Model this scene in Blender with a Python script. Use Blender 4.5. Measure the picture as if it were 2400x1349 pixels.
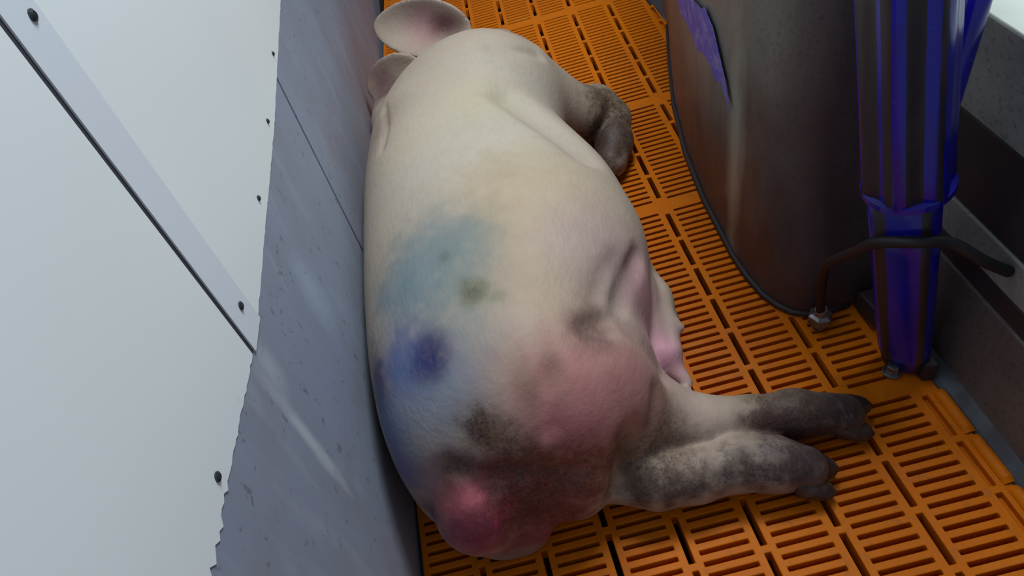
import bpy, bmesh, math, random
import numpy as np
from mathutils import Vector, Matrix
random.seed(7); np.random.seed(7)
S = 0.1                                    # one working unit is 10 cm
scene = bpy.context.scene
for o in list(bpy.data.objects): bpy.data.objects.remove(o)
# ================================================================ camera
cam_data = bpy.data.cameras.new('camera'); cam = bpy.data.objects.new('camera', cam_data)
scene.collection.objects.link(cam); scene.camera = cam
cam_data.sensor_width = 36.0; cam_data.lens = 36.0*1647.28/2400
cam_data.clip_start = 0.02; cam_data.clip_end = 60
ROT = ((0.96459548, 0.26224704, 0.02796513),
       (-0.16786571, 0.69228337, -0.70182963),
       (-0.20341254, 0.67228731, 0.7117957))
cam.matrix_world = Matrix.Translation((2.00561877*S, -5.43780688*S, 9.82093574*S)) @ Matrix(ROT).to_4x4()
# ================================================================ light and exposure
world = bpy.data.worlds.new('barn_air'); scene.world = world; world.use_nodes = True
world.node_tree.nodes['Background'].inputs[0].default_value = (0.80, 0.88, 1.0, 1)
world.node_tree.nodes['Background'].inputs[1].default_value = 0.22
def area(name, loc, target, size, size_y, power, color):
    d = bpy.data.lights.new(name, 'AREA'); d.shape = 'RECTANGLE'; d.size = size; d.size_y = size_y
    d.energy = power; d.color = color
    o = bpy.data.objects.new(name, d); scene.collection.objects.link(o)
    o.location = loc; o.rotation_euler = (Vector(target) - Vector(loc)).to_track_quat('-Z', 'Y').to_euler()
    return o
area('barn_tube_light', (0.75, 0.75, 2.3), (0.05, 0.35, 0.2), 0.9, 0.5, 36, (0.93, 0.98, 1.0))
scene.view_settings.view_transform = 'Standard'; scene.view_settings.look = 'None'
scene.view_settings.gamma = 1; scene.view_settings.use_curve_mapping = False
scene.view_settings.exposure = 0.20
# ================================================================ helpers
def tag(o, label=None, cat=None, group=None, kind=None):
    if label: o['label'] = label
    if cat: o['category'] = cat
    if group: o['group'] = group
    if kind: o['kind'] = kind
    return o
def link_mesh(name, verts, faces, mat=None, parent=None, smooth=False, origin=None):
    """verts in working units; the object's origin sits at the base centre"""
    v = np.asarray(verts, float)*S
    org = np.array(origin, float)*S if origin is not None else np.array([(v[:, 0].min() + v[:, 0].max())/2, (v[:, 1].min() + v[:, 1].max())/2, v[:, 2].min()])
    me = bpy.data.meshes.new(name); me.from_pydata((v - org).tolist(), [], [tuple(int(i) for i in f) for f in faces]); me.update()
    if smooth: me.polygons.foreach_set('use_smooth', [True]*len(me.polygons))
    if mat: me.materials.append(mat)
    o = bpy.data.objects.new(name, me); scene.collection.objects.link(o)
    o.location = org
    if parent is not None:
        bpy.context.view_layer.update()
        o.parent = parent; o.matrix_parent_inverse = parent.matrix_world.inverted()
    return o
def empty(name, loc):
    o = bpy.data.objects.new(name, None); scene.collection.objects.link(o); o.location = [c*S for c in loc]; o.empty_display_size = 0.05
    bpy.context.view_layer.update(); return o
class MB:
    def __init__(s): s.v = []; s.f = []
    def add(s, v, f):
        n = len(s.v); s.v += [tuple(q) for q in v]; s.f += [tuple(i + n for i in q) for q in f]; return s
    def box(s, a, b):
        (x0, y0, z0), (x1, y1, z1) = a, b
        return s.add([(x0,y0,z0),(x1,y0,z0),(x1,y1,z0),(x0,y1,z0),(x0,y0,z1),(x1,y0,z1),(x1,y1,z1),(x0,y1,z1)],
                     [(3,2,1,0),(4,5,6,7),(0,1,5,4),(1,2,6,5),(2,3,7,6),(3,0,4,7)])
    def tube(s, pts, rad, n=16, prof=None):
        pts = [Vector(q) for q in pts]; rad = rad if isinstance(rad, (list, tuple)) else [rad]*len(pts)
        ref = Vector((0.13, 1, 0.21)).normalized(); rings = []
        for i, q in enumerate(pts):
            t = (pts[min(i+1, len(pts)-1)] - pts[max(i-1, 0)]).normalized()
            u = t.cross(ref).normalized(); w = t.cross(u).normalized()
            ring = []
            for k in range(n):
                a = 2*math.pi*k/n; r = rad[i]*(prof(a) if prof else 1)
                ring.append(q + u*r*math.cos(a) + w*r*math.sin(a))
            rings.append(ring)
        v = [c for r in rings for c in r]; f = []
        for i in range(len(rings)-1):
            for k in range(n): f.append((i*n+k, i*n+(k+1) % n, (i+1)*n+(k+1) % n, (i+1)*n+k))
        f.append(tuple(range(n-1, -1, -1))); f.append(tuple((len(rings)-1)*n+k for k in range(n)))
        return s.add(v, f)
    def build(s, name, mat, parent=None, smooth=False, bevel=0, origin=None):
        o = link_mesh(name, s.v, s.f, mat, parent, smooth, origin)
        if bevel:
            m = o.modifiers.new('bevel', 'BEVEL'); m.width = bevel*S; m.segments = 2; m.limit_method = 'ANGLE'; m.angle_limit = math.radians(40)
        return o
def material(name, color, rough=0.6, metal=0.0, layers=(), bump=None, spec=0.5, blobs=(), vcol=None):
    """layers: (scale xyz, detail, lo, hi, colour, strength) noise masks mixed over the base colour"""
    m = bpy.data.materials.new(name); m.use_nodes = True; nt = m.node_tree; N = nt.nodes; L = nt.links
    b = N['Principled BSDF']; b.inputs['Roughness'].default_value = rough; b.inputs['Metallic'].default_value = metal
    b.inputs['Specular IOR Level'].default_value = spec
    geo = N.new('ShaderNodeNewGeometry')
    if vcol:
        a = N.new('ShaderNodeAttribute'); a.attribute_name = vcol; cur = a.outputs['Color']
    else:
        rgb = N.new('ShaderNodeRGB'); rgb.outputs[0].default_value = (*color, 1); cur = rgb.outputs[0]
    def noise(sc, detail, seed, rg=0.6):
        mp = N.new('ShaderNodeMapping'); mp.inputs['Scale'].default_value = sc; mp.inputs['Location'].default_value = (seed*3.1, seed*1.7, seed*2.3)
        L.new(geo.outputs['Position'], mp.inputs['Vector'])
        n = N.new('ShaderNodeTexNoise'); n.inputs['Scale'].default_value = 1; n.inputs['Detail'].default_value = detail; n.inputs['Roughness'].default_value = rg
        L.new(mp.outputs[0], n.inputs['Vector']); return n.outputs['Fac']
    for k, (sc, det, lo, hi, col, st) in enumerate(layers):
        r = N.new('ShaderNodeMapRange'); r.inputs['From Min'].default_value = lo; r.inputs['From Max'].default_value = hi
        r.inputs['To Max'].default_value = st
        L.new(noise(sc, det, k + 1), r.inputs['Value'])
        mx = N.new('ShaderNodeMix'); mx.data_type = 'RGBA'; L.new(r.outputs[0], mx.inputs['Factor'])
        L.new(cur, mx.inputs[6]); mx.inputs[7].default_value = (*col, 1); cur = mx.outputs[2]
    for k, (c, r, col, st, rag) in enumerate(blobs):     # stains and painted light or shade, each of its own shape, in working units
        ad = N.new('ShaderNodeVectorMath'); ad.operation = 'SUBTRACT'; L.new(geo.outputs['Position'], ad.inputs[0]); ad.inputs[1].default_value = [q*S for q in c]
        mu = N.new('ShaderNodeVectorMath'); mu.operation = 'MULTIPLY'; L.new(ad.outputs[0], mu.inputs[0]); mu.inputs[1].default_value = [1/(q*S) for q in r]
        ln = N.new('ShaderNodeVectorMath'); ln.operation = 'LENGTH'; L.new(mu.outputs[0], ln.inputs[0])
        ma = N.new('ShaderNodeMath'); ma.operation = 'MULTIPLY_ADD'; L.new(noise((22, 22, 9), 5, 20 + k), ma.inputs[0]); ma.inputs[1].default_value = rag; L.new(ln.outputs['Value'], ma.inputs[2])
        r_ = N.new('ShaderNodeMapRange'); r_.inputs['From Min'].default_value = 1.15 + rag*.5; r_.inputs['From Max'].default_value = .35 + rag*.5; r_.inputs['To Max'].default_value = st
        L.new(ma.outputs[0], r_.inputs['Value'])
        mx = N.new('ShaderNodeMix'); mx.data_type = 'RGBA'; L.new(r_.outputs[0], mx.inputs['Factor'])
        L.new(cur, mx.inputs[6]); mx.inputs[7].default_value = (*col, 1); cur = mx.outputs[2]
    L.new(cur, b.inputs['Base Color'])
    if bump:
        sc, det, strength, dist = bump
        bp = N.new('ShaderNodeBump'); bp.inputs['Strength'].default_value = strength; bp.inputs['Distance'].default_value = dist
        L.new(noise(sc, det, 9), bp.inputs['Height']); L.new(bp.outputs[0], b.inputs['Normal'])
    return m
# ================================================================ materials
M = {}
M['orange'] = material('orange_plastic', (0.60, 0.150, 0.001), 0.5, layers=[((5,5,5), 3, .45, .75, (0.50, 0.11, 0.006), .6), ((60,60,60), 3, .55, .75, (0.26, 0.10, 0.03), .45), ((9,14,9), 4, .58, .72, (0.60, 0.21, 0.03), .35)], bump=((90,90,90), 2, .25, .002), spec=.12)
M['pit'] = material('manure_pit', (0.020, 0.006, 0.003), 0.9)
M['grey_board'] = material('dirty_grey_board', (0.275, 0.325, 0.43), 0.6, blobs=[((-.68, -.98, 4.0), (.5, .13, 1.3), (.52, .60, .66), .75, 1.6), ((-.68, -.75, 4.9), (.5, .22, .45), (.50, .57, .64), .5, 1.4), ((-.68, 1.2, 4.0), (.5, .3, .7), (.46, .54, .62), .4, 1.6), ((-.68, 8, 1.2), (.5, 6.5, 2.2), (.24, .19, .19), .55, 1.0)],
    layers=[((4, 9, 2.6), 5, .38, .72, (0.23, 0.26, 0.33), .6), ((5, 22, 5), 6, .56, .74, (0.42, 0.48, 0.56), .4), ((70, 80, 60), 2, .64, .72, (0.07, 0.07, 0.085), .5), ((3, 5, 9), 3, .5, .8, (0.27, 0.22, 0.24), .45)], bump=((60, 70, 40), 3, .12, .001))
M['white_sheet'] = material('white_plastic_sheet', (0.86, 0.945, 0.97), 0.38, layers=[((2, 2.5, 2), 2, .45, .75, (0.82, 0.91, 0.935), .7), ((30, 40, 15), 3, .72, .80, (0.55, 0.62, 0.66), .35)])
M['strip'] = material('white_joint_strip', (0.74, 0.82, 0.905), 0.42, layers=[((6, 6, 3), 3, .5, .8, (0.58, 0.66, 0.74), .5)])
M['rivet'] = material('dark_rivet', (0.05, 0.06, 0.07), 0.4, 0.6)
M['gap'] = material('dark_joint_gap', (0.035, 0.035, 0.05), 0.9)
M['feeder'] = material('worn_dark_steel', (0.135, 0.118, 0.108), 0.45, 0.2, blobs=[((6, 4, .3), (2.2, 5, 2.4), (.065, .032, .032), .7, 1.2), ((6.5, 1.7, 3), (.75, 1.4, 6), (.050, .030, .040), .75, .6), ((5.8, 3.75, 2.3), (.6, .38, 2.6), (.34, .34, .29), .8, 1.1), ((5.8, 5.8, 3.8), (.8, 2.2, 1.8), (.26, .255, .235), .65, 1.0)],  # dark bottom; front's shade, corner highlight and lit long side painted in
    layers=[((3, 3, 1.2), 4, .40, .68, (0.17, 0.155, 0.14), .7), ((5, 5, 3), 5, .46, .70, (0.070, 0.030, 0.028), .75), ((180, 180, 180), 2, .52, .72, (0.05, 0.035, 0.09), .5)], bump=((25, 25, 12), 4, .25, .004))
M['paint'] = material('violet_blue_paint', (0.10, 0.08, 0.44), 0.5, layers=[((45, 30, 45), 4, .45, .65, (0.30, 0.28, 0.52), .6), ((90, 90, 90), 3, .5, .7, (0.04, 0.03, 0.16), .5)])
M['blue'] = material('glossy_blue_plastic', (0.006, 0.006, 0.36), 0.22, layers=[((10, 10, 3), 4, .45, .7, (0.010, 0.006, 0.12), .8), ((120, 120, 120), 2, .62, .75, (0.05, 0.05, 0.25), .4)], spec=.6)
M['pipe_dark'] = material('dark_pipe_stripe', (0.018, 0.014, 0.022), 0.4, layers=[((20, 20, 6), 4, .5, .7, (0.05, 0.045, 0.05), .7)])  # dark bands down the camera side of the blue pipe
M['dark_plank'] = material('dark_grey_plank', (0.022, 0.016, 0.020), 0.6, layers=[((3, 6, 6), 4, .5, .7, (0.045, 0.028, 0.030), .6)])
M['grey_plank'] = material('grey_green_plank', (0.24, 0.255, 0.25), 0.6, layers=[((4, 9, 9), 4, .4, .7, (0.15, 0.14, 0.145), .8), ((150, 150, 150), 2, .55, .72, (0.03, 0.05, 0.05), .5)])
M['brown_plank'] = material('brown_grey_plank', (0.10, 0.085, 0.082), 0.6, layers=[((4, 8, 8), 4, .45, .7, (0.17, 0.16, 0.15), .7), ((150, 150, 150), 2, .55, .72, (0.03, 0.02, 0.05), .6)])
M['cap'] = material('lit_wall_top', (0.62, 0.70, 0.64), 0.5, layers=[((6, 6, 6), 3, .5, .75, (0.45, 0.48, 0.46), .5)])  # light on the wall's top face put into a pale colour
M['kerb'] = material('wet_concrete_kerb', (0.05, 0.055, 0.07), 0.5, layers=[((7, 9, 7), 5, .48, .64, (0.13, 0.16, 0.19), .8)], bump=((30, 30, 30), 4, .4, .004))
M['steel'] = material('grimy_metal', (0.30, 0.29, 0.31), 0.35, 0.8, layers=[((60, 60, 60), 3, .45, .65, (0.08, 0.07, 0.08), .8)])
M['hose'] = material('black_rubber', (0.006, 0.005, 0.008), 0.55)
M['pig'] = material('pig_skin', (1, 1, 1), 0.55, vcol='skin', layers=[((160, 60, 160), 3, .50, .78, (0.30, 0.22, 0.17), .22), ((34, 34, 34), 3, .60, .75, (0.36, 0.27, 0.20), .22)], bump=((140, 60, 140), 3, .35, .0025), spec=.35)
def add_dirt(m):                           # caked dirt, broken up finely where the 'dirt' attribute is high
    nt = m.node_tree; N = nt.nodes; L = nt.links; b = N['Principled BSDF']
    src = b.inputs['Base Color'].links[0].from_socket
    geo = N.new('ShaderNodeNewGeometry'); a = N.new('ShaderNodeAttribute'); a.attribute_name = 'dirt'
    prev = src
    for sc, lo, hi, col in ((95, .40, .60, (0.060, 0.034, 0.026)), (260, .48, .62, (0.022, 0.013, 0.018))):
        n = N.new('ShaderNodeTexNoise'); n.inputs['Scale'].default_value = sc; n.inputs['Detail'].default_value = 4; L.new(geo.outputs['Position'], n.inputs['Vector'])
        r = N.new('ShaderNodeMapRange'); r.inputs['From Min'].default_value = lo; r.inputs['From Max'].default_value = hi; L.new(n.outputs['Fac'], r.inputs['Value'])
        mu = N.new('ShaderNodeMath'); mu.operation = 'MULTIPLY'; L.new(r.outputs[0], mu.inputs[0]); L.new(a.outputs['Fac'], mu.inputs[1])
        mx = N.new('ShaderNodeMix'); mx.data_type = 'RGBA'; L.new(mu.outputs[0], mx.inputs['Factor']); L.new(prev, mx.inputs[6]); mx.inputs[7].default_value = (*col, 1); prev = mx.outputs[2]
    L.new(prev, b.inputs['Base Color'])
add_dirt(M['pig'])
bsdf = M['pig'].node_tree.nodes['Principled BSDF']
bsdf.inputs['Subsurface Weight'].default_value = 0.12; bsdf.inputs['Subsurface Radius'].default_value = (0.02, 0.008, 0.005)
M['hoof'] = material('dirty_hoof', (0.030, 0.018, 0.018), 0.5, layers=[((50, 50, 50), 4, .45, .7, (0.10, 0.065, 0.055), .8)], bump=((80, 80, 80), 3, .4, .002))
M['eye'] = material('dark_eye', (0.01, 0.006, 0.005), 0.1)
# ================================================================ the setting
# ---- slatted floor: panels of ribs, slots and long joint slits; holes are real
A_, B_ = 0.829038, 0.425709
WC = (0.26071551, 0.21253131, 0.07399170, 0.15959832, 0.28764065)
def warp(x, y):                            # the plastic panels sag and spread a little
    t = (y - 5)/10; s = (x - 3)/4
    return x + WC[0]*t*t + WC[1]*s*s + WC[2]*s*t, y + WC[3]*t**3 + WC[4]*t*t
def panel_rows():
    rows = []                              # (y of every slot centre, slit spans)
    slots = []; slits = []
    y = B_/2; seq = [(B_/2, 6), (6*A_ + 1.5*B_, 4), (10*A_ + 2.5*B_, 6), (16*A_ + 3.5*B_, 4), (20*A_ + 4.5*B_, 6)]
    for y0, n in seq:
        for k in range(n):
            slits.append((y0 + k*A_ + .055, y0 + (k + 1)*A_ - .055))
        for k in range(n*5 + 1): slots.append(y0 + k*A_/5)
    for y0, n in [(-B_/2, 6)]:
        for k in range(n): slits.append((y0 - (k + 1)*A_ + .055, y0 - k*A_ - .055))
        for k in range(n*5 + 1): slots.append(y0 - k*A_/5)
    return sorted(slots), sorted(slits)
def build_floor():
    slots, slits = panel_rows(); hw = A_/5*0.19
    xs = [-1.15]; cols = []
    ybr = set([-5.2, 26.0])
    for c in slots: ybr |= {round(c - hw, 4), round(c + hw, 4)}
    for a, b in slits: ybr |= {round(a, 4), round(b, 4)}
    ybr = sorted(ybr)
    ybr = [ybr[0]] + [b for a, b in zip(ybr[:-1], ybr[1:]) if b - a > 1e-3]
    xb = [-.95]
    for i in range(-1, 8):
        xb += [i - .045, i + .045]
        if i < 7: xb += [i + .15, i + .84]
    xb += [7.22]
    xb = sorted(set(round(v, 4) for v in xb if v >= -.95))
    def hole(xc, yc):
        i = round(xc)
        if abs(xc - i) < .045 and i > -1:
            return any(a < yc < b for a, b in slits)
        i = math.floor(xc)
        if i < 7 and .15 < xc - i < .84:
            return any(abs(yc - c) < hw for c in slots)
        return False
    nx, ny = len(xb) - 1, len(ybr) - 1
    H = np.zeros((nx, ny), bool)
    for i in range(nx):
        for j in range(ny): H[i, j] = hole((xb[i] + xb[i+1])/2, (ybr[j] + ybr[j+1])/2)
    mb = MB(); T = -.26; idx = {}
    def vid(i, j, k):
        key = (i, j, k)
        if key not in idx:
            x, y = warp(xb[i], ybr[j]); idx[key] = len(mb.v); mb.v.append((x, y, 0 if k else T))
        return idx[key]
    for i in range(nx):
        for j in range(ny):
            if H[i, j]: continue
            mb.f.append((vid(i, j, 1), vid(i+1, j, 1), vid(i+1, j+1, 1), vid(i, j+1, 1)))
            for di, dj, e in ((-1, 0, ((i, j+1), (i, j))), (1, 0, ((i+1, j), (i+1, j+1))), (0, -1, ((i, j), (i+1, j))), (0, 1, ((i+1, j+1), (i, j+1)))):
                a, b = i + di, j + dj
                if not (0 <= a < nx and 0 <= b < ny) or H[a, b]:
                    (p0, p1), (q0, q1) = e
                    mb.f.append((vid(p0, p1, 1), vid(p0, p1, 0), vid(q0, q1, 0), vid(q0, q1, 1)))
    for a, b in slits:                     # closed groove along the right edge
        q = [warp(x, y) for x, y in ((6.9, a), (7.1, a), (7.1, b), (6.9, b))]; mb.add([(x, y, -.11) for x, y in q], [(0, 1, 2, 3)])
    # rounded lip pieces along the right edge, one per slit length, with a shallow groove before them
    for a, b in slits:
        ring = []
        n = 8
        for yy in (a - .03, a + .05, b - .05, b + .03):
            e = 0.0 if yy in (a - .03, b + .03) else 1.0
            for k in range(n + 1):
                th = math.pi*k/n; x = 7.19 - .085*math.cos(th); x, y = warp(x, yy)
                ring.append((x, y, -.01 + (.05 + .05*e)*math.sin(th)))
        f = [(r*(n+1)+k, r*(n+1)+k+1, (r+1)*(n+1)+k+1, (r+1)*(n+1)+k) for r in range(3) for k in range(n)]
        mb.add(ring, f)
    o = mb.build('floor', M['orange'], bevel=.014, origin=(3, 5, 0)); tag(o, kind='structure')
    return o
build_floor()
tag(MB().box((-1.6, -6, -2.3), (9.2, 27, -2.0)).build('floor_pit', M['pit']), kind='structure')
tag(MB().box((-1.6, 25, -.6), (9.2, 25.6, 14)).build('wall_back', M['grey_board']), kind='structure')
WX = -0.68                                  # face of the left wall
# ---- left wall: two grey boards with a vertical seam, white sheets riveted over the upper part
wl = MB()
wl.box((WX - .5, -6, -.6), (WX, 4.05, 5.9)); wl.box((WX - .5, 4.115, -.6), (WX, 27, 5.9))
tag(wl.build('wall_left', M['grey_board'], bevel=.02), kind='structure')
tag(MB().box((WX - .49, 3.9, -.5), (WX - .05, 4.3, 5.8)).build('trim_1', M['gap']), kind='structure')
def ragged_sheet(name, y0, y1, edge, top, x0, x1, mat, step=.06, rough=.02):
    """an upright sheet whose lower edge follows 'edge' [(y, z)] with small torn bits"""
    ys = list(np.arange(y0, y1, step)) + [y1]
    ex = [e[0] for e in edge]; ez = [e[1] for e in edge]; mb = MB(); n = len(ys)
    zz = [float(np.interp(y, ex, ez)) + random.uniform(-rough, rough)*(2.2 if y < -2.2 else .7) for y in ys]
    for x in (x0, x1):
        for y, z in zip(ys, zz): mb.v.append((x, y, z))
        for y, z in zip(ys, zz): mb.v.append((x, y, top))
    a, b = 0, 2*n
    for i in range(n - 1):
        mb.f += [(b+i, b+i+1, b+n+i+1, b+n+i), (a+i, a+n+i, a+n+i+1, a+i+1), (a+i, a+i+1, b+i+1, b+i), (a+n+i, b+n+i, b+n+i+1, a+n+i+1)]
    mb.f += [(a, b, b+n, a+n), (a+n-1, a+2*n-1, b+2*n-1, b+n-1)]
    return mb.build(name, mat)
def rivet(parent, y, z, x, r=.042):
    mb = MB(); mb.tube([(x - .004, y, z), (x + .018, y, z), (x + .030, y, z)], [r, r, r*.55], 12)
    return mb.build('rivet', M['rivet'], parent, smooth=False)
s1 = ragged_sheet('white_wall_sheet', -6, -.86, [(-6, 5.6), (-3.03, 5.42), (-2.72, 5.40), (-1.99, 5.34), (-.9, 5.24)], 14, WX - .005, WX + .010, M['white_sheet'])
tag(s1, 'large smooth white plastic wall sheet at far left, in front of the dark vertical joint', 'wall panel')
for y, z in ((-2.32, 5.53), (-4.6, 5.75)): rivet(s1, y, z, WX + .006)
s2 = ragged_sheet('white_wall_sheet', -.80, 24, [(-.8, 5.2), (1.16, 5.30), (2.87, 5.37), (6.22, 5.66), (12, 5.9), (24, 6.1)], 14, WX - .005, WX + .010, M['white_sheet'], rough=.01)
tag(s2, 'white plastic wall sheet behind the pig\'s back and head, beyond the dark vertical joint', 'wall panel')
for y, z in ((1.20, 5.51), (2.76, 5.55), (4.4, 5.66)): rivet(s2, y, z, WX + .006, .032)
s3 = MB().box((WX + .011, -.80, 5.2), (WX + .022, -.36, 14)).build('joint_strip', M['strip'])
tag(s3, 'narrow pale blue-grey upright strip covering the joint of the white wall sheets', 'joint strip')
for y, z in ((-.54, 5.57), (-.50, 8.40)): rivet(s3, y, z, WX + .018)
tag(MB().box((WX - .02, -.865, 5.22), (WX + .006, -.795, 14)).build('trim_2', M['gap']), kind='structure')
# ---- right wall: planks, cap with the top light painted in, kerb
wr = MB().box((7.7, -6, -.6), (8.9, 27, 1.85)); tag(wr.build('wall_right', M['brown_plank'], bevel=.03), kind='structure')
wr = MB().box((7.72, -6, 1.86), (8.88, 27, 2.22)); tag(wr.build('wall_right', M['dark_plank'], bevel=.03), kind='structure')
wr = MB().box((7.7, -6, 2.23), (8.9, 27, 2.80)); tag(wr.build('wall_right', M['grey_plank'], bevel=.03), kind='structure')
wr = MB().box((7.72, -6, 2.81), (8.88, 27, 4.0)); tag(wr.build('wall_right', M['dark_plank'], bevel=.03), kind='structure')
wr = MB().box((7.7, -6, 4.01), (8.9, 27, 5.2)); tag(wr.build('wall_right', M['grey_plank'], bevel=.03), kind='structure')
wr = MB().box((7.68, -6, 5.205), (9.0, 27, 5.27)); tag(wr.build('trim_3', M['cap'], bevel=.02), kind='structure')
kb = MB(); prof = [(7.5, -.6), (7.5, -.05), (7.56, .05), (7.72, .22), (7.72, -.6)]
for y in (-6, 27): kb.v += [(x + (.0 if y < 0 else 0), y, z) for x, z in prof]
kb.f += [(0, 1, 2, 3, 4), (9, 8, 7, 6, 5)] + [(i, 5+i, 5+(i+1) % 5, (i+1) % 5) for i in range(5)]
tag(kb.build('trim_4', M['kerb']), kind='structure')
# ================================================================ the feeder in the corner
FOOT = [(7.62, 13.2), (7.50, 12.4), (6.95, 10.6), (6.42, 8.7), (6.05, 6.85), (5.86, 5.2), (5.79, 3.45), (5.82, 2.9), (5.9, 2.4), (6.02, 2.1), (6.18, 1.88), (6.38, 1.76), (6.6, 1.70), (6.85, 1.71), (7.1, 1.74), (7.62, 1.85)]
TOP = [(7.62, 13.2), (7.50, 12.4), (6.95, 10.6), (6.42, 8.7), (6.05, 6.85), (5.88, 5.2), (5.80, 3.5), (5.84, 3.15), (5.93, 2.8), (6.06, 2.55), (6.25, 2.38), (6.45, 2.28), (6.65, 2.22), (6.9, 2.18), (7.2, 2.15), (7.62, 2.1)]
def feeder():
    root = empty('pig_feeder', (6.8, 6, 0))
    tag(root, 'tall dark worn steel pig feeder with rounded base, smeared with violet paint', 'feeder')
    mb = MB(); n = len(FOOT); zs = [0.02, .05, .12, .5, 1.0, 2.0, 3.5, 5.0, 7.0, 8.6]
    for z in zs:
        t = min(1, max(0, (z - .3)/2.2)); t = t*t*(3 - 2*t)
        fl = {0.02: 0.0, .05: .0, .12: .03}.get(z, .05)
        for (x, y), (X, Y) in zip(FOOT, TOP):
            cx, cy = 7.2, 6
            px, py = x + (X - x)*t, y + (Y - y)*t
            d = math.hypot(cx - px, (cy - py)*.3) + 1e-6
            mb.v.append((px + (cx - px)/d*fl if px < 7.6 else px, py, z))
    for r in range(len(zs) - 1):
        for k in range(n - 1): mb.f.append((r*n+k+1, r*n+k, (r+1)*n+k, (r+1)*n+k+1))
        mb.f.append((r*n, r*n+n-1, (r+1)*n+n-1, (r+1)*n))
    mb.f.append(tuple((len(zs)-1)*n+k for k in range(n-1, -1, -1))); mb.f.append(tuple(range(n)))
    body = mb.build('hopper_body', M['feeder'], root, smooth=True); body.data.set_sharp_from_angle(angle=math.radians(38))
    # violet paint dragged down the long side
    side = lambda y: float(np.interp(y, [q[1] for q in TOP[7:0:-1]], [q[0] for q in TOP[7:0:-1]]))
    line = PAINT_LINE
    v = []; f = []; m = 9; rnd = random.Random(3)
    rr = [rnd.uniform(.70, 1.15) for _ in range(80)]
    for i in range(60):
        t = i/59*(len(line) - 1); k = min(int(t), len(line) - 2); u = t - k
        y = line[k][0]*(1-u) + line[k+1][0]*u; z = line[k][1]*(1-u) + line[k+1][1]*u; w = line[k][2]*(1-u) + line[k+1][2]*u
        w *= 1.7; g = i/59*14; gi = int(g); gf = g - gi; lo = w*(rr[gi]*(1 - gf) + rr[gi+1]*gf + rnd.uniform(-.04, .04)); hi = w*(rr[gi+30]*(1 - gf) + rr[gi+31]*gf + rnd.uniform(-.04, .04))
        for j in range(m):
            q = -lo + (lo + hi)*j/(m - 1)
            yy = y + q*.45; zz = z + q*.75
            v.append((side(yy) - .012, yy, zz))
    for i in range(59):
        for j in range(m - 1): f.append((i*m+j, (i+1)*m+j, (i+1)*m+j+1, i*m+j+1))
    sm = link_mesh('paint_smear', v, f, M['paint'], root); sm['label'] = 'violet blue paint smear'
    md = sm.modifiers.new('thick', 'SOLIDIFY'); md.thickness = .0012; md.offset = 0
    rim = MB(); rim.tube([(x - .02, y, .06) for x, y in FOOT[1:15]], .055, 8)
    rim.build('base_rim', M['dark_plank'], root, smooth=True)
PAINT_LINE = [(8.3, 3.75, .25), (7.4, 3.65, .28), (6.45, 3.55, .30), (5.3, 3.68, .36), (4.5, 3.65, .34), (3.95, 3.2, .16)]
feeder()
# ---- blue drop pipe leaning in the corner
def blue_pipe():
    root = empty('blue_feed_pipe', (7.35, .38, .1))
    tag(root, 'glossy dark blue plastic feed pipe standing beside the dark steel feeder', 'pipe')
    a = Vector((7.30, .42, .12)); d = Vector((6.33, .73, 6.0)) - a; at = lambda z: a + d*((z - .12)/5.88)
    fb = MB(); fp = [(7.14, 1.66), (7.22, .95), (7.32, .02), (7.50, -.02), (7.50, 1.66)]
    for z in (.02, .42): fb.v += [(x, y, z) for x, y in fp]
    fb.f += [(4, 3, 2, 1, 0), (5, 6, 7, 8, 9)] + [(i, (i+1) % 5, 5+(i+1) % 5, 5+i) for i in range(5)]
    fb.build('dark_block', M['dark_plank'], root, bevel=.03)  # dark block filling the floor strip between feeder and kerb
    def stripes(o):
        o.data.materials.append(M['pipe_dark'])
        cdir = Vector((2.0 - 6.9, -5.4 - .5, 0)).normalized(); lat = Vector((-cdir.y, cdir.x, 0))
        for p in o.data.polygons:
            s = p.normal.dot(lat)
            if p.normal.dot(cdir) > 0 and (-.66 < s < -.26 or .40 < s < .66): p.material_index = 1
    flute = lambda th: 1 + .10*math.cos(3*th + .7)
    MB().tube([at(z) for z in (.12, .5, 1.5, 2.6, 3.75)], [.30, .35, .38, .40, .41], 48, flute).build('lower_pipe', M['blue'], root, smooth=True)
    stripes(root.children[-1])
    MB().tube([at(z) for z in (3.62, 3.66, 3.9, 5.0, 6.5, 9.0)], [.47, .49, .48, .47, .46, .45], 48, lambda th: 1 + .07*math.cos(6*th + .4)).build('upper_pipe', M['blue'], root, smooth=True)
    stripes(root.children[-1])
    MB().tube([at(z) for z in (3.56, 3.6, 3.68, 3.72)], [.42, .52, .52, .42], 40).build('pipe_collar', M['blue'], root)
    g = MB(); p0, p1 = Vector((7.15, .95, 3.4)), Vector((7.75, 1.45, 5.35)); 
    g.tube([Vector((6.72, .40, 3.0)), Vector((6.90, .55, 4.3)), Vector((7.25, .95, 5.6)), Vector((7.45, 1.2, 6.4))], [.10, .13, .14, .14], 20)
    g.build('side_brace', M['blue'], root, smooth=True)
blue_pipe()
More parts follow.
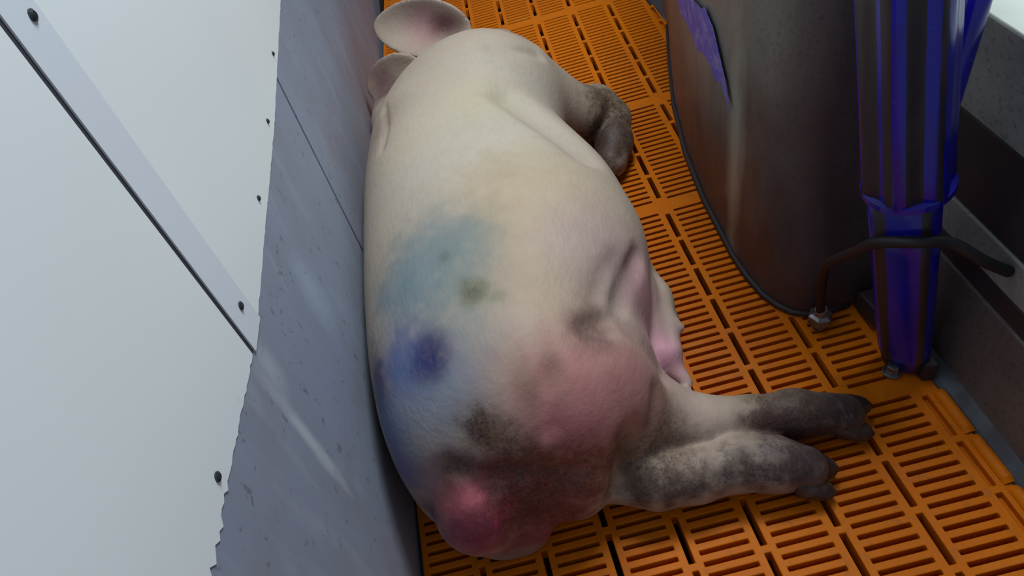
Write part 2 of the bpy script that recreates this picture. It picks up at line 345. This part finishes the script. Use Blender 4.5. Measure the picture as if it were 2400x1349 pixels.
# ---- black hose with its metal fitting
def hose():
    root = empty('black_hose', (6.45, 1.5, .02)); tag(root, 'thin black hose looped across the blue pipe, ending in a metal fitting', 'hose')
    ctrl = [(6.42, 1.48, .42), (6.33, 1.42, 1.2), (6.25, 1.2, 1.85), (6.33, .75, 2.5), (6.34, .42, 2.95), (6.56, .06, 3.2), (6.95, -.05, 3.15), (7.3, -.25, 2.9), (7.69, -.3, 2.6)]
    pts = []
    for i in range(len(ctrl) - 1):
        p0, p1, p2, p3 = [Vector(ctrl[min(max(i + k, 0), len(ctrl) - 1)]) for k in (-1, 0, 1, 2)]
        for s in range(8):
            t = s/8; pts.append(.5*((2*p1) + (p2 - p0)*t + (2*p0 - 5*p1 + 4*p2 - p3)*t*t + (-p0 + 3*p1 - 3*p2 + p3)*t**3))
    MB().tube(pts, .075, 12).build('rubber_hose', M['hose'], root, smooth=True)
    f = MB(); f.tube([(6.45, 1.50, .10), (6.45, 1.50, .16), (6.45, 1.50, .30), (6.45, 1.50, .34)], [.15, .20, .20, .14], 6)
    f.tube([(6.45, 1.50, .02), (6.45, 1.50, .12)], .13, 16); f.tube([(6.45, 1.50, .33), (6.44, 1.49, .46)], [.12, .10], 16)
    o = f.build('hose_fitting', M['steel'], root, bevel=.012); o['label'] = 'grey metal hose fitting'
hose()
bl = MB(); bl.tube([(7.02, .30, .02), (7.02, .30, .06)], .14, 18); bl.tube([(7.02, .30, .06), (7.02, .30, .2)], [.10, .09], 6)
tag(bl.build('anchor_bolt', M['steel'], bevel=.01), 'small worn metal bolt at the foot of the blue pipe', 'bolt')
# ================================================================ the pig
# ---------------------------------------------------------------- the pig's body as a distance field (unit: 10 cm)
def smin(a, b, k):
    h = np.clip(0.5 + 0.5*(b - a)/k, 0, 1)
    return b + (a - b)*h - k*h*(1 - h)
def ellipsoid(P, c, r, ax=None):
    Q = P - np.asarray(c, np.float32)
    if ax is not None: Q = Q @ np.asarray(ax, np.float32).T
    r = np.asarray(r, np.float32)
    k0 = np.sqrt(((Q/r)**2).sum(-1)) + 1e-6
    k1 = np.sqrt(((Q/(r*r))**2).sum(-1)) + 1e-6
    return k0*(k0 - 1)/k1
def cone(P, a, b, ra, rb, flat=1.0):
    a = np.asarray(a, np.float32); b = np.asarray(b, np.float32); d = b - a
    Q = P - a
    t = np.clip((Q @ d)/(d @ d), 0, 1)
    return np.sqrt(((Q - t[..., None]*d)**2).sum(-1)) - (ra + (rb - ra)*t)
def chain(P, pts, k=0.12):
    r = None
    for (a, ra), (b, rb) in zip(pts[:-1], pts[1:]):
        d = cone(P, a, b, ra, rb)
        r = d if r is None else smin(r, d, k)
    return r
def seg_dist(P, a, b):
    a = np.asarray(a, np.float32); b = np.asarray(b, np.float32); d = b - a
    Q = P - a
    t = np.clip((Q @ d)/(d @ d + 1e-9), 0, 1)
    return np.sqrt(((Q - t[..., None]*d)**2).sum(-1))
def frame(e1, n):
    e1 = np.array(e1, float); e1 /= np.linalg.norm(e1)
    n = np.array(n, float); n -= n @ e1*e1; n /= np.linalg.norm(n)
    return np.array([e1, np.cross(n, e1), n])
def ear(P, base, tip, n, W, cup, bow=0.0, th=0.085):
    base = np.array(base, float); tip = np.array(tip, float)
    F = frame(tip - base, n); L = np.linalg.norm(tip - base)
    Q = (P - ((base + tip)/2).astype(np.float32)) @ F.T.astype(np.float32)
    s, w, h = Q[..., 0], Q[..., 1], Q[..., 2]
    h = h - cup*w*w - bow*s*s
    taper = np.clip(1.0 - 0.30*(s/L), 0.5, 1.3)              # narrower towards the tip
    Q2 = np.stack([s, w/taper, h], -1)
    return ellipsoid(Q2, (0, 0, 0), (L/2, W/2, th*2.2)) 
YS = [-1.08, -0.90, -0.5, 0.2, 1.2, 2.5, 4.0, 5.4, 6.8, 8.0, 9.0, 10.0, 10.8]
XL = [0.50, -0.05, -0.34, -0.52, -0.60, -0.62, -0.61, -0.56, -0.38, -0.02, 0.42, 0.80, 1.4]
XR = [1.20, 1.60, 2.10, 3.00, 3.60, 3.97, 3.88, 3.48, 3.12, 3.05, 3.05, 2.90, 2.4]
ZT = [1.70, 2.15, 2.75, 3.35, 3.60, 3.70, 3.65, 3.60, 3.55, 3.30, 2.80, 2.20, 1.6]
def trunk(P):
    y = P[..., 1]
    yy = np.linspace(YS[0], YS[-1], 400)
    def sm(v):
        f = np.interp(yy, YS, v); k = np.ones(25)/25
        return np.interp(y, yy, np.convolve(np.pad(f, 12, 'edge'), k, 'valid')).astype(np.float32)
    xl, xr, zt = sm(XL), sm(XR), sm(ZT)
    xc = (xl + xr)/2; a = (xr - xl)/2; b = zt/2
    u = (P[..., 0] - xc); v = (P[..., 2] - b)
    k0 = ((np.abs(u)/a)**2.3 + (np.abs(v)/b)**2.3)**(1/2.3) + 1e-5
    d = (k0 - 1)*np.minimum(a, b)
    over = np.maximum(np.maximum(YS[0] - y, y - YS[-1]), 0)
    return np.where(over > 0, np.sqrt(np.maximum(d, 0)**2 + over**2), d)
def pig_field(P, creases=()):
    d = trunk(P)
    # haunch, upper and lower thigh
    d = smin(d, ellipsoid(P, (1.55, 0.28, 1.75), (1.65, 1.26, 1.60)), 0.40)
    d = smin(d, ellipsoid(P, (2.40, 0.30, 1.50), (1.02, 1.0, 1.30)), 0.35)
    d = smin(d, ellipsoid(P, (0.56, -0.84, 1.18), (0.62, 0.50, 0.80)), 0.15)
    d = smin(d, ellipsoid(P, (1.85, -0.55, 1.10), (.62, .58, .85)), 0.22)      # vulva lobe below the tail
    # shoulder and neck
    d = smin(d, ellipsoid(P, (2.1, 7.3, 2.0), (1.55, 1.7, 1.65)), 0.5)
    d = smin(d, ellipsoid(P, (2.0, 9.2, 1.50), (1.30, 1.3, 1.20)), 0.5)
    # head turned down, snout on the floor
    d = smin(d, ellipsoid(P, (2.15, 10.3, 1.30), (.95, .95, .95)), 0.35)
    d = smin(d, chain(P, [((2.35, 10.5, 1.25), .90), ((2.7, 11.9, .85), .62), ((2.85, 12.7, .56), .46)]), 0.3)
    d = smin(d, ellipsoid(P, (2.9, 9.9, 1.2), (.85, 1.0, .95)), 0.4)
    d = smin(d, ellipsoid(P, (0.05, 9.2, 1.0), (.76, 1.3, .92)), 0.2)            # jowl pressed to the wall
    # foreleg folded under
    d = smin(d, chain(P, [((2.75, 7.7, 1.9), 1.15), ((3.9, 7.85, 1.10), .62), ((4.45, 8.35, .75), .52), ((4.70, 8.05, .58), .48)], .2), 0.22)
    d = smin(d, chain(P, [((4.68, 8.0, .58), .47), ((4.58, 7.3, .48), .42), ((4.35, 6.75, .40), .36)], .12), 0.12)
    # hind legs stretched out over the floor
    d = smin(d, chain(P, [((2.7, .20, 1.2), .85), ((3.7, -.05, .70), .42), ((4.6, -.13, .50), .32), ((5.2, -.20, .46), .34), ((5.85, -.36, .36), .31)], .15), 0.2)
    d = smin(d, chain(P, [((2.2, -.35, .85), .55), ((3.0, -.68, .60), .44), ((3.5, -.78, .55), .37), ((4.1, -.74, .50), .38), ((4.6, -.86, .45), .38), ((5.0, -1.0, .38), .31)], .15), 0.06)
    # udder with teats
    d = smin(d, chain(P, [((3.45, 2.7, 1.35), .50), ((3.62, 1.9, 1.25), .46), ((3.62, 1.0, 1.1), .34)], .2), 0.16)
    d = smin(d, chain(P, [((3.70, 2.9, .55), .46), ((3.88, 2.1, .45), .34), ((3.86, 1.5, .38), .24)], .2), 0.16)
    d = smin(d, cone(P, (3.82, 1.45, 1.3), (4.02, 1.25, 1.25), .20, .08), 0.10)
    d = smin(d, cone(P, (3.62, .95, 1.05), (3.86, .48, .92), .22, .09), 0.10)
    for y in (3.4, 4.3):
        d = smin(d, cone(P, (3.6, y, .7), (4.12 - .09*(y - 3.4), y - .05, .55), .18, .07), 0.12)
    # ears
    e1 = ear(P, (2.28, 10.05, 2.42), (.03, 11.45, 2.60), (.10, -.85, .5), 1.32, 1.05, .10)
    e2 = ear(P, (1.0, 9.70, 1.70), (-.52, 10.15, 1.95), (-.1, -.75, .6), 1.3, .9, .0)
    d = smin(d, smin(e1, e2, .05), 0.12)
    # small snout disc
    d = smin(d, ellipsoid(P, (2.90, 13.0, .55), (.50, .16, .44)), 0.1)
    for pts, w, dep in creases:
        m = None
        for a, b in zip(pts[:-1], pts[1:]):
            q = seg_dist(P, a, b); m = q if m is None else np.minimum(m, q)
        d = d + dep*np.exp(-(m/w)**2)
    d = np.maximum(d, -(P[..., 2] - 0.02))          # rests on the floor
    d = -smin(-d, (P[..., 0] + 0.655), 0.10)        # and leans on the wall
    return d

CREASES = [
    ([(2.47, 5.39, 3.45), (2.89, 4.52, 3.36), (3.18, 3.98, 3.26), (3.36, 3.61, 3.17)], 0.26, 0.3),
    ([(3.62, 1.66, 2.56), (3.28, 1.09, 2.77), (3.08, 0.73, 2.75)], 0.14, 0.22),
    ([(2.56, 0.2, 3.08), (2.99, 0.49, 2.79), (3.25, 0.3, 2.38), (3.47, 0.19, 1.65)], 0.14, 0.14),
    ([(2.73, -0.71, 1.87), (2.61, -0.77, 1.38), (2.52, -0.92, 1.01)], 0.16, 0.3),
    ([(0.48, -0.76, 2.35), (0.8, -0.94, 2.19), (1.02, -1.12, 1.86), (1.19, -1.11, 0.99)], 0.13, 0.12),
    ([(0.24, -0.72, 2.24), (-0.05, -0.7, 1.85), (-0.13, -0.69, 1.58)], 0.1, 0.1),
    ([(2.44, 6.94, 3.61), (2.89, 6.96, 3.4), (3.31, 7.19, 3.04)], 0.12, 0.1),
    ([(1.07, -0.96, 2.2), (1.49, -0.96, 2.14), (1.92, -0.99, 1.8)], 0.14, 0.08),
    ([(2.79, 0.7, 3.06), (3.0, 1.03, 3.07), (3.26, 1.36, 2.98)], 0.16, 0.07),
    ([(3.96, 2.11, 1.63), (3.88, 1.46, 1.54), (3.78, 0.99, 1.42)], 0.1, 0.08),
    ([(1.94, -0.37, 3.08), (1.76, -0.58, 2.92), (1.78, -0.77, 2.63)], 0.16, 0.05),
    ([(3.22, -0.26, 1.98), (3.06, -0.51, 1.71), (2.82, -0.69, 1.48)], 0.12, 0.1),
    ([(0.22, 6.49, 3.25), (0.25, 5.6, 3.33), (0.12, 5.09, 3.27)], 0.07, 0.08),
    ([(0.78, -0.97, 2.14), (0.93, -1.15, 1.72), (0.94, -1.23, 1.02)], 0.12, 0.12),
    ([(0.16, -0.71, 2.16), (0.5, -0.79, 2.31), (0.76, -0.95, 2.15)], 0.1, 0.1),
]
BASE_SKIN = (0.4793, 0.3916, 0.305)
PATCHES = [
    ((1.85, 3.92, 3.66), 1.6, (0.5776, 0.5333, 0.4564), 0.75, 0.3),
    ((2.65, 6.13, 3.34), 1.2, (0.552, 0.5029, 0.4233), 0.6, 0.3),
    ((2.31, 2.68, 3.66), 1.0, (0.5149, 0.3916, 0.2159), 0.5, 0.5),
    ((1.96, 5.31, 3.58), 0.7, (0.6172, 0.552, 0.305), 0.3, 0.5),
    ((0.61, 4.75, 3.51), 0.6, (0.6105, 0.5149, 0.3515), 0.4, 0.5),
    ((1.81, 1.58, 3.63), 0.9, (0.5271, 0.3813, 0.2232), 0.5, 0.5),
    ((2.01, 0.7, 3.45), 0.6, (0.4564, 0.3515, 0.1946), 0.4, 0.5),
    ((2.78, 1.61, 3.41), 0.6, (0.5149, 0.3813, 0.3325), 0.5, 0.4),
    ((3.13, 1.3, 3.08), 0.8, (0.4793, 0.3613, 0.3515), 0.6, 0.4),
    ((1.43, -0.2, 3.25), 0.8, (0.4564, 0.3515, 0.2623), 0.5, 0.5),
    ((0.75, 1.9, 3.57), 0.62, (0.15, 0.2307, 0.2623), 0.75, 0.5),
    ((0.42, 1.26, 3.42), 0.62, (0.1384, 0.2307, 0.2874), 0.8, 0.5),
    ((1.23, 1.73, 3.64), 0.45, (0.1812, 0.2462, 0.2462), 0.6, 0.6),
    ((1.04, 0.22, 3.39), 0.5, (0.2051, 0.2623, 0.2831), 0.5, 0.5),
    ((0.99, 0.94, 3.52), 0.45, (0.1878, 0.2542, 0.2462), 0.5, 0.5),
    ((0.1, 0.55, 3.13), 0.42, (0.0482, 0.0931, 0.2831), 0.85, 0.5),
    ((0.3, 0.04, 3.07), 0.45, (0.0908, 0.1559, 0.3763), 0.85, 0.5),
    ((0.68, -0.26, 3.05), 0.45, (0.2623, 0.3278, 0.4287), 0.65, 0.5),
    ((0.59, 0.28, 3.3), (0.22, 0.3, 0.25), (0.0037, 0.006, 0.0908), 0.95, 0.35),
    ((0.44, 0.17, 3.2), 0.22, (0.013, 0.0212, 0.1559), 0.7, 0.5),
    ((-0.28, 0.32, 2.67), (0.16, 0.75, 0.5), (0.0044, 0.0091, 0.1022), 0.9, 0.4),
    ((-0.2, -0.13, 2.49), 0.45, (0.1559, 0.2232, 0.402), 0.8, 0.4),
    ((-0.22, -0.44, 2.05), 0.4, (0.0802, 0.0908, 0.2623), 0.8, 0.5),
    ((0.28, -0.45, 2.66), 0.5, (0.3515, 0.3763, 0.402), 0.5, 0.5),
    ((2.27, -0.56, 2.74), (0.85, 0.8, 0.9), (0.6172, 0.2307, 0.2384), 0.85, 0.4),
    ((1.92, -0.87, 2.33), 0.45, (0.5776, 0.1946, 0.2232), 0.8, 0.4),
    ((3.03, -0.24, 2.41), 0.5, (0.4564, 0.1812, 0.1812), 0.6, 0.5),
    ((3.58, 1.23, 2.11), (0.5, 0.9, 0.6), (0.5776, 0.2831, 0.3419), 0.8, 0.3),
    ((3.64, 0.76, 1.35), 0.4, (0.7529, 0.3515, 0.4851), 0.8, 0.3),
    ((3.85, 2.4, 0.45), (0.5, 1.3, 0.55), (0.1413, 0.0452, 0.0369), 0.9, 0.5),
    ((3.38, 1.23, 2.73), 0.3, (0.2623, 0.1559, 0.1559), 0.45, 0.5),
    ((2.61, 0.21, 3.05), 0.3, (0.1714, 0.0976, 0.0802), 0.7, 0.65),
    ((2.58, 0.21, 3.07), 0.25, (0.1144, 0.0612, 0.0529), 0.3, 0.8),
    ((1.27, 0.87, 3.53), 0.17, (0.1274, 0.1384, 0.0423), 0.6, 0.6),
    ((1.27, 0.87, 3.53), 0.14, (0.1022, 0.1022, 0.0319), 0.25, 0.9),
    ((0.97, 1.61, 3.6), 0.08, (0.1022, 0.1274, 0.1022), 0.5, 0.6),
    ((1.58, 0.73, 3.51), 0.1, (0.1559, 0.1559, 0.0802), 0.5, 0.6),
    ((1.99, -0.37, 3.06), (0.12, 0.5, 0.3), (0.2623, 0.1559, 0.1022), 0.5, 0.65),
    ((1.62, -0.41, 3.1), (0.12, 0.5, 0.3), (0.2623, 0.1714, 0.107), 0.45, 0.65),
    ((0.95, -0.64, 2.74), (0.2, 0.22, 0.3), (0.1144, 0.0648, 0.0296), 0.85, 0.8),
    ((1.18, -0.79, 2.57), 0.25, (0.2232, 0.1274, 0.0704), 0.6, 0.9),
    ((3.06, -0.51, 1.71), 0.42, (0.3515, 0.1413, 0.1144), 0.65, 0.6),
    ((3.3, -0.45, 1.29), 0.25, (0.1144, 0.0529, 0.0452), 0.5, 0.9),
    ((1.35, -0.94, 2.23), 0.3, (0.305, 0.1413, 0.0908), 0.7, 0.8),
    ((1.07, -0.96, 2.2), 0.24, (0.0802, 0.0319, 0.0262), 0.8, 0.9),
    ((2.0, -1.03, 1.62), 0.42, (0.305, 0.0802, 0.0452), 0.75, 0.8),
    ((2.44, -0.85, 1.61), 0.3, (0.305, 0.0802, 0.0452), 0.7, 0.7),
    ((1.3, -1.14, 1.61), (0.65, 0.5, 0.6), (0.0976, 0.0176, 0.0194), 0.9, 0.75),  # rump dirt, with the shade of the rear side painted in as well
    ((1.79, -1.03, 1.71), (0.55, 0.35, 0.5), (0.2051, 0.0612, 0.0382), 0.7, 0.9),
    ((1.6, -1.1, 1.0), 0.45, (0.1878, 0.0319, 0.0482), 0.75, 0.7),
    ((1.14, -1.14, 1.34), 0.2, (0.0262, 0.008, 0.0168), 0.8, 0.8),
    ((1.47, -1.03, 1.79), 0.3, (0.1714, 0.0452, 0.0262), 0.7, 0.8),
    ((0.44, -1.13, 1.85), (0.55, 0.5, 0.7), (0.3763, 0.0452, 0.0802), 0.9, 0.35),
    ((0.62, -1.06, 1.96), 0.17, (0.7913, 0.2051, 0.2623), 0.8, 0.3),
    ((0.83, -1.23, 1.58), 0.22, (0.6105, 0.0908, 0.1413), 0.8, 0.4),
    ((0.54, -1.34, 1.36), 0.45, (0.2623, 0.0319, 0.1022), 0.8, 0.5),
    ((1.0, -1.1, 0.62), (0.5, 0.3, 0.5), (0.2232, 0.0529, 0.0704), 0.85, 0.5),
    ((-0.06, -0.8, 1.45), 0.2, (0.0802, 0.0168, 0.0452), 0.7, 0.6),
    ((0.48, -0.77, 2.33), (0.26, 0.12, 0.2), (0.0908, 0.0452, 0.0319), 0.8, 0.7),
    ((1.35, -1.08, 0.49), 0.3, (0.305, 0.0612, 0.0908), 0.7, 0.5),
    ((1.91, -1.11, 1.35), 0.3, (0.2623, 0.0452, 0.0529), 0.6, 0.6),
    ((3.78, -0.25, 1.13), 0.4, (0.6584, 0.491, 0.4233), 0.7, 0.3),
    ((4.87, -0.04, 0.8), 0.25, (0.2831, 0.2051, 0.1144), 0.6, 0.7),
    ((4.72, -0.4, 0.75), (0.3, 0.2, 0.4), (0.1274, 0.0423, 0.0395), 0.9, 1.0),
    ((4.99, -0.47, 0.67), (0.4, 0.3, 0.5), (0.0704, 0.0232, 0.0273), 0.95, 0.9),
    ((5.48, -0.48, 0.68), 0.48, (0.0423, 0.016, 0.0194), 0.95, 0.6),
    ((5.92, -0.48, 0.64), 0.4, (0.0262, 0.0116, 0.0144), 0.95, 0.4),
    ((5.28, -0.23, 0.83), 0.2, (0.1878, 0.1274, 0.0908), 0.7, 0.8),
    ((2.62, -0.77, 1.16), (0.14, 0.5, 0.5), (0.0452, 0.0176, 0.0144), 0.9, 0.3),  # shade of the gap between ham and near leg, painted on
    ((3.0, -0.78, 1.09), 0.5, (0.305, 0.2159, 0.1384), 0.8, 0.8),
    ((2.85, -1.03, 0.92), (0.6, 0.25, 0.4), (0.0612, 0.0319, 0.0382), 0.85, 1.1),
    ((3.45, -0.84, 0.97), 0.35, (0.305, 0.2051, 0.1413), 0.6, 0.8),
    ((3.37, -1.05, 0.85), (0.5, 0.2, 0.4), (0.0612, 0.0343, 0.0395), 0.85, 1.2),
    ((3.93, -0.82, 0.91), 0.28, (0.305, 0.2051, 0.1559), 0.6, 0.8),
    ((3.86, -1.01, 0.82), 0.22, (0.0452, 0.0262, 0.0452), 0.8, 0.8),
    ((4.36, -1.07, 0.78), (0.5, 0.3, 0.4), (0.0612, 0.0232, 0.0343), 0.9, 1.0),
    ((4.75, -0.85, 0.84), (0.4, 0.2, 0.3), (0.2423, 0.1878, 0.1812), 0.85, 0.8),
    ((4.98, -1.15, 0.66), 0.45, (0.0482, 0.0194, 0.0319), 0.9, 0.6),
    ((4.64, 7.76, 1.1), (0.6, 0.6, 0.7), (0.2623, 0.1946, 0.1144), 0.95, 0.7),
    ((4.55, 6.99, 0.85), 0.6, (0.1384, 0.0844, 0.0545), 0.95, 0.8),
    ((4.22, 7.04, 0.75), 0.3, (0.0382, 0.016, 0.016), 0.9, 0.9),
    ((4.22, 6.56, 0.69), 0.4, (0.1144, 0.0612, 0.0423), 0.85, 0.9),
    ((1.26, 10.61, 2.78), (0.6, 0.5, 0.4), (0.552, 0.2623, 0.2961), 0.75, 0.3),
    ((1.68, 10.32, 2.73), (0.42, 0.5, 0.26), (0.0887, 0.0232, 0.0273), 0.95, 0.25),
    ((-0.14, 9.92, 2.02), 0.42, (0.1878, 0.0931, 0.0976), 0.9, 0.3),
    ((-0.07, 9.64, 1.87), 0.3, (0.107, 0.0482, 0.0545), 0.8, 0.3),
    ((0.11, 6.03, 3.2), 0.5, (0.305, 0.2159, 0.162), 0.6, 0.6),
]
HOOVES = [((5.75, -0.22, 0.42), (6.38, -0.26, 0.24), 0.18, 0.22), ((5.7, -0.48, 0.34), (6.2, -0.68, 0.18), 0.18, 0.2), ((4.9, -0.92, 0.42), (5.48, -1.06, 0.22), 0.19, 0.24), ((4.8, -1.15, 0.32), (5.3, -1.36, 0.17), 0.18, 0.2), ((4.45, 6.75, 0.4), (4.2, 6.35, 0.2), 0.15, 0.2), ((4.2, 6.85, 0.35), (3.95, 6.5, 0.2), 0.14, 0.18)]
EYES = [(3.12, 10.75, 1.25)]

def surface_nets(F, org, h):
    sgn = F < 0
    nx, ny, nz = F.shape
    c = np.zeros((nx-1, ny-1, nz-1), np.int8)
    for i in (0, 1):
        for j in (0, 1):
            for k in (0, 1): c += sgn[i:nx-1+i, j:ny-1+j, k:nz-1+k]
    act = (c > 0) & (c < 8); ids = np.argwhere(act)
    acc = np.zeros((len(ids), 3)); cnt = np.zeros(len(ids))
    cor = [(i, j, k) for i in (0, 1) for j in (0, 1) for k in (0, 1)]
    for a in cor:
        for ax in range(3):
            if a[ax]: continue
            b = list(a); b[ax] = 1
            fa = F[ids[:, 0]+a[0], ids[:, 1]+a[1], ids[:, 2]+a[2]]; fb = F[ids[:, 0]+b[0], ids[:, 1]+b[1], ids[:, 2]+b[2]]
            m = (fa < 0) != (fb < 0); t = np.where(m, fa/np.where(m, fa - fb, 1), 0)
            pnt = np.tile(np.array(a, float), (len(ids), 1)); pnt[:, ax] += t
            acc[m] += pnt[m]; cnt[m] += 1
    V = (ids + acc/cnt[:, None])*h + org
    lut = -np.ones(act.shape, np.int64); lut[act] = np.arange(len(ids))
    faces = []
    for ax in range(3):
        sl = [slice(None)]*3; sl2 = [slice(None)]*3; sl[ax] = slice(0, -1); sl2[ax] = slice(1, None)
        a, b = sgn[tuple(sl)], sgn[tuple(sl2)]; e = np.argwhere(a != b)
        o1, o2 = [(1, 2), (2, 0), (0, 1)][ax]
        e = e[(e[:, o1] > 0) & (e[:, o2] > 0) & (e[:, o1] < F.shape[o1]-1) & (e[:, o2] < F.shape[o2]-1)]
        fl = a[e[:, 0], e[:, 1], e[:, 2]]
        q = []
        for d1, d2 in ((1, 1), (0, 1), (0, 0), (1, 0)):
            ee = e.copy(); ee[:, o1] -= d1; ee[:, o2] -= d2; q.append(lut[ee[:, 0], ee[:, 1], ee[:, 2]])
        q = np.stack(q, 1); q[~fl] = q[~fl][:, ::-1]; faces.append(q)
    return V, np.concatenate(faces)
def build_pig():
    h = 0.047; org = np.array([-0.85, -2.6, -0.12])
    dims = (int(7.4/h), int(16.2/h), int(4.3/h))
    F = np.empty(dims, np.float32)
    gy = org[1] + h*np.arange(dims[1]); gz = org[2] + h*np.arange(dims[2])
    for i0 in range(0, dims[0], 12):
        gx = org[0] + h*np.arange(i0, min(i0 + 12, dims[0]))
        P = np.stack(np.meshgrid(gx, gy, gz, indexing='ij'), -1).astype(np.float32)
        F[i0:i0 + len(gx)] = pig_field(P, CREASES)
    V, Q = surface_nets(F, org, h)
    o = link_mesh('pig', V, Q, M['pig'], smooth=True, origin=(1.8, 3, 0))
    me = o.data
    # skin colours, dirt and painted shade: soft patches anchored on the body
    rng = np.random.RandomState(5)
    def vnoise(P, s, seed):
        r = np.random.RandomState(seed); T = r.rand(32, 32, 32); q = P*s + 100; i = np.floor(q).astype(int); f = q - i; f = f*f*(3 - 2*f); out = 0
        for a in (0, 1):
            for b in (0, 1):
                for c in (0, 1):
                    w = (f[:, 0] if a else 1-f[:, 0])*(f[:, 1] if b else 1-f[:, 1])*(f[:, 2] if c else 1-f[:, 2])
                    out = out + w*T[(i[:, 0]+a) % 32, (i[:, 1]+b) % 32, (i[:, 2]+c) % 32]
        return out
    nz = (vnoise(V, 1.3, 1) + .6*vnoise(V, 3.1, 2) + .35*vnoise(V, 7, 3))/1.95 - .5
    nf = (vnoise(V, 6, 4) + .7*vnoise(V, 13, 5))/1.7 - .5
    col = np.tile(np.array(BASE_SKIN), (len(V), 1))
    dirt = np.zeros(len(V))
    for (x, y, z), rad, c, st, rag in PATCHES:
        rad = np.array(rad, float)*np.ones(3)
        d = np.sqrt((((V - (x, y, z))/rad)**2).sum(1)) + rag*(nz*1.6 + nf*.9)
        w = st/(1 + np.exp((d - .95)*3.6))
        col = col*(1 - w[:, None]) + np.array(c)*w[:, None]
        if rag >= .7: dirt = np.maximum(dirt, w*.75)
    col = np.clip(.80*col*(1 + .16*nz[:, None] + .10*nf[:, None]), 0, 1)
    at = me.color_attributes.new('skin', 'FLOAT_COLOR', 'POINT')
    at.data.foreach_set('color', np.concatenate([col, np.ones((len(V), 1))], 1).astype(np.float32).ravel())
    at = me.attributes.new('dirt', 'FLOAT', 'POINT'); at.data.foreach_set('value', dirt.astype(np.float32))
    tag(o, 'pale pink pig lying along the grey wall, blue spray mark on its back', 'pig')
    sm = o.modifiers.new('relax', 'SMOOTH'); sm.factor = .5; sm.iterations = 4
    # hooves: two toes each, plus dewclaws
    def toe(a, b, w, hgt):
        a = Vector(a); b = Vector(b); mb = MB(); n = 14; d = b - a; up = Vector((0, 0, 1)); u = d.cross(up).normalized(); k = 8
        for i in range(k + 1):
            t = i/k; r = math.sqrt(max(0, 1 - (max(0, t - .35)/.65)**2.2)) if i < k else .06
            c = a + d*t
            for j in range(n):
                th = 2*math.pi*j/n
                z = math.sin(th)*hgt*r*(1 - .35*t)
                mb.v.append(tuple(c + u*(math.cos(th)*w*r) + Vector((0, 0, max(z, -c.z + .02)))))
        for i in range(k):
            for j in range(n): mb.f.append((i*n+j, i*n+(j+1) % n, (i+1)*n+(j+1) % n, (i+1)*n+j))
        mb.f.append(tuple(range(n-1, -1, -1))); mb.f.append(tuple(k*n+j for j in range(n)))
        mb.build('hoof', M['hoof'], o, smooth=True)
    for q in HOOVES: toe(*q)
    for c in EYES:
        mb = MB(); n = 10
        for i in range(n + 1):
            for j in range(n*2): mb.v.append((c[0] + .13*math.sin(math.pi*i/n)*math.cos(math.pi*j/n), c[1] + .13*math.sin(math.pi*i/n)*math.sin(math.pi*j/n), c[2] + .13*math.cos(math.pi*i/n)))
        for i in range(n):
            for j in range(n*2): mb.f.append((i*2*n+j, (i+1)*2*n+j, (i+1)*2*n+(j+1) % (2*n), i*2*n+(j+1) % (2*n)))
        mb.build('eye', M['eye'], o, smooth=True)
build_pig()
